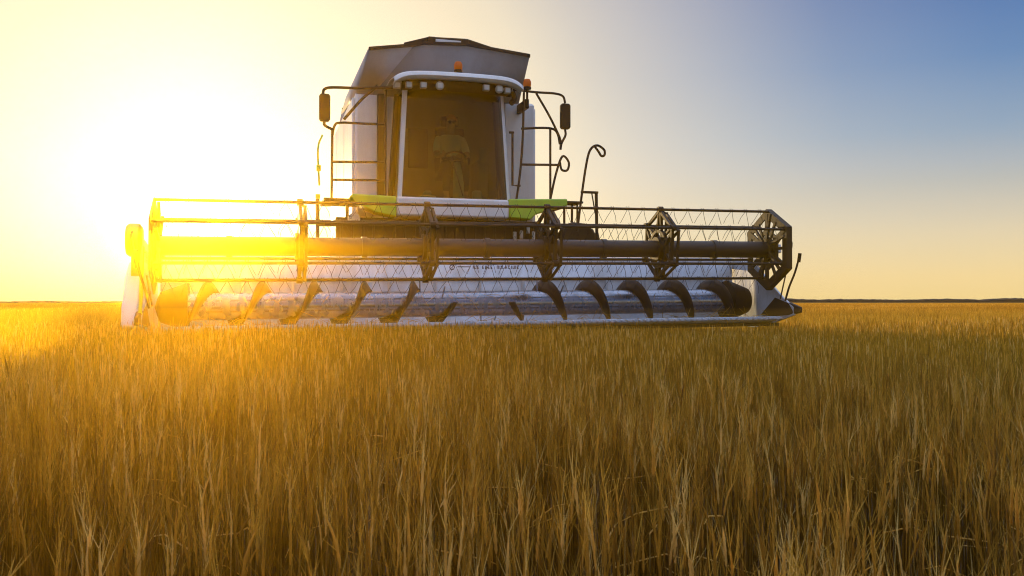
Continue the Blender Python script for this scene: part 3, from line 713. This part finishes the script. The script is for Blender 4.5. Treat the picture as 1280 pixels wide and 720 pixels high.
# --- cab
CX = .085
def shell(hw0, hw1, y0, bow, z0, z1):
    return lambda u, v: (CX + (2 * u - 1) * (hw0 + (hw1 - hw0) * v), y0 + bow * (2 * u - 1) ** 2 + .05 * v, z0 + (z1 - z0) * v)
cb_ = MB()
cb_.box(CX - .80, CX + .80, 2.25, 3.08, 2.36, 2.46)                       # floor
cb_.box(CX - .78, CX + .78, 3.02, 3.08, 2.46, 4.06)                       # rear wall
cb_.box(CX - .74, CX + .74, 2.42, 3.05, 4.07, 4.12)                       # headliner
cab = cb_.build('cab', M['interior'], H)
MB().grid(shell(.775, .685, 2.24, .15, 2.47, 4.06), 16, 10).build('windscreen', M['glass'], cab, solid=.0)
for s in (-1, 1):
    MB().grid(lambda u, v, s=s: (CX + s * (.835 - .10 * v), 2.46 + .56 * u, 2.50 + 1.55 * v), 4, 4).build('side_window', M['glass'], cab)
    p = MB()
    vs = []
    for v in (0, .25, .5, .75, 1):
        xo = CX + s * (.775 - .09 * v); yo = 2.40 + .05 * v; z = 2.46 + 1.6 * v
        vs += [(xo, yo - .01, z), (xo + s * .055, yo + .02, z), (xo + s * .06, yo + .10, z), (xo, yo + .08, z)]
    p.add(vs, [(i * 4 + j, i * 4 + (j + 1) % 4, i * 4 + 4 + (j + 1) % 4, i * 4 + 4 + j) for i in range(4) for j in range(4)])
    p.build('pillar', M['white'], cab, bevel=.008)
    MB().beam((CX + s * .845, 3.05, 2.46), (CX + s * .75, 3.05, 4.1), .07, .09).build('pillar', M['dark'], cab, bevel=.01)
# windscreen surround: dark band under the roof that carries the lamps
MB().grid(lambda u, v: (CX + (2 * u - 1) * .80, 2.12 + .10 * (2 * u - 1) ** 2 + .10 * (1 - v), 4.00 + .15 * v), 20, 2).build('lamp_band', M['black'], cab, solid=.03)
def roof_fn(u, v):
    # v runs round the front lip: underside -> nose -> top -> back
    a = 2 * u - 1; hw = .93
    prof_ = [(.16, 4.135), (.0, 4.13), (-.04, 4.16), (-.01, 4.215), (.14, 4.25), (.5, 4.285), (1.05, 4.27), (1.15, 4.2), (1.15, 4.13)]
    k = v * (len(prof_) - 1); i = min(int(k), len(prof_) - 2); f_ = k - i
    y = prof_[i][0] * (1 - f_) + prof_[i + 1][0] * f_; z = prof_[i][1] * (1 - f_) + prof_[i + 1][1] * f_
    drop = .11 * abs(a) ** 8 - .006 * a
    zz = z - drop * (1 if z > 4.14 else .75)
    return (CX + a * hw, 2.03 + .08 * a * a + y * (1 - .12 * abs(a) ** 3), zz)
MB().grid(roof_fn, 40, 24).build('roof', M['white'], cab, solid=.012, angle=60)
for x, z in ((-.79, 4.03), (-.63, 4.035), (-.43, 4.035), (-.205, 4.035), (.47, 4.055), (.67, 4.055), (.80, 4.05)):
    y = 2.12 + .10 * ((x - CX) / .8) ** 2 - .05
    lm_ = MB().lathe([(.06, .02), (.045, .055), (.0, .062), (-.01, .05), (-.012, .0)], (x, y, z), 'y', 18) if x in (-.205, .67) else MB().box(x - .045, x + .045, y - .01, y + .06, z - .042, z + .042)
    wl_ = lm_.build('work_light', M['plastic'], cab, bevel=.006)
    MB().box(x - .036, x + .036, y - .02, y - .0135, z - .034, z + .034).build('lens', M['shirt'], wl_, bevel=.004)
# beacons
def beacon(x, y, z, parent):
    b = MB().lathe([(0, .0), (0, .06), (.03, .06), (.035, .05)], (x, y, z), 'z', 18).build('beacon', M['black'], parent)
    MB().lathe([(.03, .052), (.06, .06), (.11, .058), (.145, .042), (.155, .0)], (x, y, z), 'z', 18).build('beacon_lens', M['amber'], b)
beacon(.06, 2.1, 4.245, cab); beacon(1.17, 2.4, 4.15, cab)
MB().tube([(1.17, 2.4, 3.9), (1.17, 2.4, 4.15)], .018, 8).build('beacon_post', M['black'], cab)
# wiper
MB().tube([(CX + .05, 2.12, 2.5), (CX - .12, 2.12, 3.05)], .008, 6).build('wiper', M['black'], cab)
# cab interior
st = MB(); st.box(-.12, .36, 2.62, 2.98, 2.82, 2.94); st.box(-.10, .34, 2.92, 3.01, 2.94, 3.62); st.box(-.02, .26, 2.93, 3.0, 3.64, 3.80); st.box(.02, .22, 2.7, 2.9, 2.46, 2.82)
st.build('seat', M['seat'], cab, bevel=.03)
sc_ = MB().tube([(.12, 2.32, 2.46), (.12, 2.38, 2.8), (.12, 2.46, 3.02)], [.085, .075, .05], 14); sc_.box(.05, .19, 2.28, 2.42, 2.465, 2.74)
sc_ = sc_.build('steering_column', M['plastic'], cab, bevel=.02)
sw = MB().tube([(.12 + .19 * math.cos(R(a)), 2.47 + .05 * math.sin(R(a)), 3.06 + .13 * math.sin(R(a))) for a in range(0, 361, 15)], .016, 8)
for a in (20, 160, 270): sw.tube([(.12, 2.47, 3.03), (.12 + .19 * math.cos(R(a)), 2.47 + .05 * math.sin(R(a)), 3.06 + .13 * math.sin(R(a)))], .012, 6)
sw.build('steering_wheel', M['black'], sc_)
MB().box(.34, .47, 2.34, 2.46, 2.465, 2.62).build('pedal_box', M['plastic'], cab, bevel=.03)
tr_ = MB().box(-.42, -.20, 2.36, 2.6, 2.465, 2.53); tr_.box(-.36, -.26, 2.4, 2.55, 2.53, 2.60); tr_.build('storage_tray', M['plastic'], cab, bevel=.02)
cs = MB().box(.44, .62, 2.5, 2.98, 2.46, 3.1); cs.box(.46, .60, 2.44, 2.5, 3.02, 3.26); cs.build('console', M['interior'], cab, bevel=.03)
MB().box(-.5, -.2, 2.98, 3.02, 3.0, 3.6).build('rear_trim', M['seat'], cab, bevel=.03)

# --- front apron: white bumper with lime green ends
ap = MB().box(-.82, .78, 2.0, 2.24, 2.19, 2.455).build('apron', M['white'], H, bevel=.03)
MB().prism([(-1.46, 2.43), (-1.36, 2.34), (-1.1, 2.22), (-.825, 2.17), (-.825, 2.455), (-1.42, 2.47)], 'y', 2.0, 2.3).build('apron_corner', M['green'], ap, bevel=.02)
MB().prism([(.785, 2.20), (1.10, 2.18), (1.18, 2.26), (1.66, 2.40), (1.66, 2.50), (.785, 2.47)], 'y', 2.0, 2.3).build('apron_corner', M['green'], ap, bevel=.02)
for x, z in ((1.47, 2.15), (-1.40, 2.13)):
    hl = MB().lathe([(.10, .03), (.06, .075), (0, .085), (-.01, .08), (-.012, 0)], (x, 2.02, z), 'y', 20).build('headlight', M['steel'], ap)
# platforms
for x0, x1 in ((-1.78, -.86), (.98, 1.74)):
    pf = MB().box(x0, x1, 2.31, 3.08, 2.40, 2.44); pf.build('platform', M['dark'], H, bevel=.006)
pb = MB(); 
for x in (1.66, 1.78, 1.86): pb.beam((x, 2.15, 2.05), (x, 2.15, 2.44), .03)
pb.box(1.55, 1.92, 2.05, 2.4, 2.445, 2.475); pb.build('step', M['dark'], H, bevel=.004)
# railings
def rail(paths, r, name, parent=H, mat='dark'):
    m_ = MB()
    for p in paths: m_.tube(p, r, 8)
    return m_.build(name, M[mat], parent)
rail([smooth([(-.83, 2.35, 4.03), (-1.3, 2.4, 4.0), (-1.66, 2.4, 3.985), (-1.77, 2.4, 3.95), (-1.79, 2.4, 3.87)]), smooth([(-1.04, 2.38, 4.04), (-1.25, 2.4, 3.85), (-1.5, 2.4, 3.55)]), smooth([(-1.77, 2.4, 3.5), (-1.76, 2.4, 3.45), (-1.66, 2.4, 3.40)])], .020, 'mirror_arm')
rail([[(-1.66, 2.4, 3.4), (-1.665, 2.4, 2.45)], smooth([(-1.66, 2.4, 3.3), (-1.63, 2.4, 3.45), (-1.55, 2.4, 3.50), (-1.2, 2.4, 3.505), (-.94, 2.4, 3.515)], 4), [(-1.66, 2.4, 2.95), (-.94, 2.4, 2.975)], [(-.92, 2.42, 2.45), (-.92, 2.42, 4.0)], [(-1.66, 2.4, 2.70), (-.94, 2.4, 2.72)]], .017, 'railing')
MB().box(-.955, -.845, 2.98, 3.08, 2.46, 4.08).build('corner_post', M['dark'], H, bevel=.01)
ld = MB()
for x in (-1.86, -1.46): ld.beam((x, 2.35, 1.0), (x, 2.35, 2.42), .05, .07)
for z in (1.15, 1.45, 1.75, 2.05): ld.box(-1.84, -1.48, 2.28, 2.42, z, z + .05)
ld.build('ladder', M['dark'], H, bevel=.006)
hn_ = MB()
hn_.tube(smooth([(-1.80, 2.3, 3.30), (-1.86, 2.3, 3.1), (-1.84, 2.3, 2.6)]), .014, 8); hn_.box(-1.88, -1.82, 2.28, 2.32, 2.80, 2.88); hn_.box(-1.89, -1.83, 2.28, 2.32, 2.42, 2.48)
hn_.build('handrail', M['green'], H, bevel=.006)
rail([smooth([(.94, 2.35, 4.12), (1.3, 2.4, 4.115), (1.6, 2.4, 4.115), (1.73, 2.4, 4.08), (1.765, 2.4, 3.98)]), smooth([(1.31, 2.4, 4.10), (1.50, 2.4, 3.80), (1.63, 2.4, 3.56), (1.69, 2.4, 3.42), (1.69, 2.4, 3.28)]), smooth([(1.76, 2.4, 3.6), (1.77, 2.4, 3.5), (1.71, 2.4, 3.38), (1.69, 2.4, 3.28)]), smooth([(1.53, 2.4, 2.53), (1.62, 2.4, 2.92), (1.72, 2.4, 3.18), (1.82, 2.4, 3.10), (1.80, 2.4, 2.98), (1.71, 2.4, 2.98), (1.68, 2.4, 3.10)])], .018, 'mirror_arm')
rail([[(1.53, 2.4, 2.45), (1.53, 2.4, 3.6)], smooth([(1.08, 2.4, 3.56), (1.4, 2.4, 3.59), (1.58, 2.4, 3.58), (1.65, 2.4, 3.50), (1.68, 2.4, 3.36)], 4), [(1.06, 2.4, 3.03), (1.68, 2.4, 3.05)], smooth([(1.12, 2.4, 4.1), (1.10, 2.4, 3.4), (1.06, 2.4, 2.9), (1.0, 2.4, 2.48)])], .018, 'railing')
rail([[(.95, 2.42, 3.5), (.95, 2.42, 2.72), (1.07, 2.42, 2.72)], [(.90, 2.42, 3.5), (.97, 2.42, 3.5)]], .018, 'handrail')
rail([smooth([(.95, 2.42, 4.10), (.98, 2.42, 4.0), (.92, 2.40, 3.92)])], .04, 'lamp_bracket')
MB().box(1.21, 1.27, 2.62, 3.08, 3.92, 4.06).build('bracket', M['dark'], H, bevel=.01)
for s, x, z in ((-1, -1.765, 3.695), (1, 1.765, 3.78)):
    mr_ = MB().prism([(x - .075, z - .16), (x - .055, z - .19), (x + .055, z - .19), (x + .075, z - .16), (x + .075, z + .16), (x + .055, z + .19), (x - .055, z + .19), (x - .075, z + .16)], 'y', 2.36, 2.44)
    mo = mr_.build('mirror', M['black'], H, bevel=.012)
    MB().box(x - .06, x + .06, 2.443, 2.448, z - .15, z + .15).build('mirror_glass', M['mirror'], mo)
# hooked rod and bracket behind the reel
rail([smooth([(1.47, 1.1, 1.95), (1.53, 1.1, 2.4), (1.60, 1.1, 2.85), (1.66, 1.1, 3.06), (1.76, 1.1, 3.125), (1.86, 1.1, 3.07), (1.865, 1.1, 3.0), (1.82, 1.1, 2.985), (1.78, 1.1, 3.04), (1.72, 1.1, 3.115)])], .017, 'hooked_rod', header, 'black')
tb = MB().box(1.53, 1.77, 1.08, 1.13, 2.47, 2.50); tb.beam((1.745, 1.1, 2.48), (1.755, 1.1, 1.75), .035); tb.beam((1.68, 1.1, 2.48), (1.73, 1.1, 2.2), .016); tb.beam((1.755, 1.1, 1.95), (1.83, 1.1, 1.6), .03)
tb.build('stand_bracket', M['black'], header, bevel=.004)

# ------------------------------------------------------------------ the driver
def skin_fig(name, verts, edges, mat, parent=None, sub=2, root=0):
    me = bpy.data.meshes.new(name); me.from_pydata([v[:3] for v in verts], edges, []); me.update()
    o = bpy.data.objects.new(name, me); col.objects.link(o); o.parent = parent
    sk__ = o.modifiers.new('skin', 'SKIN'); sk__.use_smooth_shade = True
    lay = me.skin_vertices[0].data if me.skin_vertices else None
    if lay is None:
        bm = bmesh.new(); bm.from_mesh(me); bm.verts.layers.skin.verify(); bm.to_mesh(me); bm.free(); lay = me.skin_vertices[0].data
    for i, v in enumerate(verts):
        r_ = v[3]; lay[i].radius = r_ if isinstance(r_, tuple) else (r_, r_); lay[i].use_root = (i == root)
    s_ = o.modifiers.new('sub', 'SUBSURF'); s_.levels = sub; s_.render_levels = sub
    me.materials.append(mat); return o
px, py, pz = .10, 2.80, 2.94
V_ = [(px, py, pz + .08, (.16, .12)), (px, py + .02, pz + .26, (.15, .11)), (px, py + .03, pz + .44, (.17, .11)), (px, py + .02, pz + .52, (.10, .08)), (px, py, pz + .58, .052), (px, py - .02, pz + .65, (.070, .085)), (px, py - .025, pz + .74, (.072, .09)), (px, py - .01, pz + .80, (.05, .06))]
E_ = [(0, 1), (1, 2), (2, 3), (3, 4), (4, 5), (5, 6), (6, 7)]
def chain(start, pts):
    last = start
    for p in pts:
        V_.append(p); E_.append((last, len(V_) - 1)); last = len(V_) - 1
    return last
for s in (-1, 1):
    wr = chain(2, [(px + s * .17, py + .01, pz + .47, .062), (px + s * .215, py - .05, pz + .33, .05), (px + s * .23, py - .12, pz + .21, .044), (px + s * .21, py - .22, pz + .20, .036), (px + s * .185, py - .29, pz + .19, .027), (px + s * .18, py - .315, pz + .19, (.03, .022))])
    for k in range(4):
        ox = (k - 1.5) * .018
        chain(wr, [(px + s * (.176 - ox * .3), py - .335, pz + .195 + ox, .010), (px + s * (.166 - ox * .3), py - .355, pz + .19 + ox, .009), (px + s * (.150 - ox * .3), py - .352, pz + .183 + ox, .008)])
    chain(wr, [(px + s * .158, py - .315, pz + .212, .010), (px + s * .150, py - .335, pz + .218, .009)])
    chain(0, [(px + s * .09, py - .08, pz + .06, .09), (px + s * .12, py - .25, pz + .07, .078), (px + s * .13, py - .36, pz + .03, .066), (px + s * .135, py - .38, pz - .15, .056), (px + s * .14, py - .36, pz - .36, .042), (px + s * .14, py - .38, pz - .43, (.04, .035)), (px + s * .145, py - .47, pz - .45, (.04, .028))])
person = skin_fig('person', V_, E_, M['skin'])
person.location = (C0[0], C0[1], 0); person.rotation_euler = (0, 0, YAW)
tag(person, 'person in a white shirt and orange cap driving behind the harvester windscreen', 'person')
tv = [(px, py, pz + .06, (.172, .132)), (px, py + .02, pz + .26, (.165, .125)), (px, py + .03, pz + .44, (.185, .125)), (px, py + .02, pz + .525, (.10, .085))]
te_ = [(0, 1), (1, 2), (2, 3)]
for s in (-1, 1):
    a = len(tv); tv += [(px + s * .175, py + .01, pz + .47, .076), (px + s * .217, py - .05, pz + .33, .064), (px + s * .228, py - .10, pz + .25, .058)]; te_ += [(2, a), (a, a + 1), (a + 1, a + 2)]
skin_fig('shirt', tv, te_, M['shirt'], person)
tv = [(px, py, pz + .07, (.175, .135))]; te_ = []
for s in (-1, 1):
    a = len(tv); tv += [(px + s * .09, py - .08, pz + .06, .10), (px + s * .12, py - .25, pz + .07, .088), (px + s * .13, py - .365, pz + .03, .076), (px + s * .135, py - .385, pz - .15, .066), (px + s * .14, py - .36, pz - .36, .055)]
    te_ += [(0, a)] + [(a + i, a + i + 1) for i in range(4)]
skin_fig('trousers', tv, te_, M['trousers'], person)
cp = MB().grid(lambda u, v: (px + .082 * math.cos(2 * math.pi * u) * math.cos(v * 1.55), py - .02 + .098 * math.sin(2 * math.pi * u) * math.cos(v * 1.55), pz + .765 + .085 * math.sin(v * 1.55)), 24, 8)
cp.grid(lambda u, v: (px + (2 * u - 1) * .07, py - .105 - .075 * v * (1 - (2 * u - 1) ** 2 * .6), pz + .768 - .015 * v - .012 * (2 * u - 1) ** 2), 8, 3)
cp.build('cap', M['cap'], person, solid=.004)
fa = MB()
for s in (-1, 1):
    fa.lathe([(0, 0), (.004, .02), (.01, .024), (.012, 0)], (px + s * .031, py - .118, pz + .718), 'y', 14)
fa.beam((px - .07, py - .105, pz + .726), (px + .07, py - .105, pz + .726), .012, .008)
fa.build('sunglasses', M['black'], person)
fn_ = MB().add([(px - .012, py - .105, pz + .70), (px + .012, py - .105, pz + .70), (px, py - .135, pz + .675), (px, py - .10, pz + .735), (px, py - .10, pz + .668)], [(0, 2, 3), (2, 1, 3), (0, 4, 2), (4, 1, 2)])
fn_.build('nose', M['skin'], person)

# ------------------------------------------------------------------ render settings
scene.view_settings.view_transform = 'Standard'; scene.view_settings.look = 'None'; scene.view_settings.exposure = 0; scene.view_settings.gamma = 1
scene.render.engine = 'CYCLES'
c = scene.cycles
c.use_denoising = True; c.denoiser = 'OPENIMAGEDENOISE'; c.denoising_input_passes = 'RGB_ALBEDO_NORMAL'
c.max_bounces = 8; c.diffuse_bounces = 4; c.glossy_bounces = 4; c.transmission_bounces = 6; c.transparent_max_bounces = 16; c.volume_bounces = 0
c.sample_clamp_indirect = 6; c.caustics_reflective = False; c.caustics_refractive = False
c.use_adaptive_sampling = True; c.adaptive_threshold = .008; c.filter_width = 1.1; c.denoising_prefilter = 'ACCURATE'
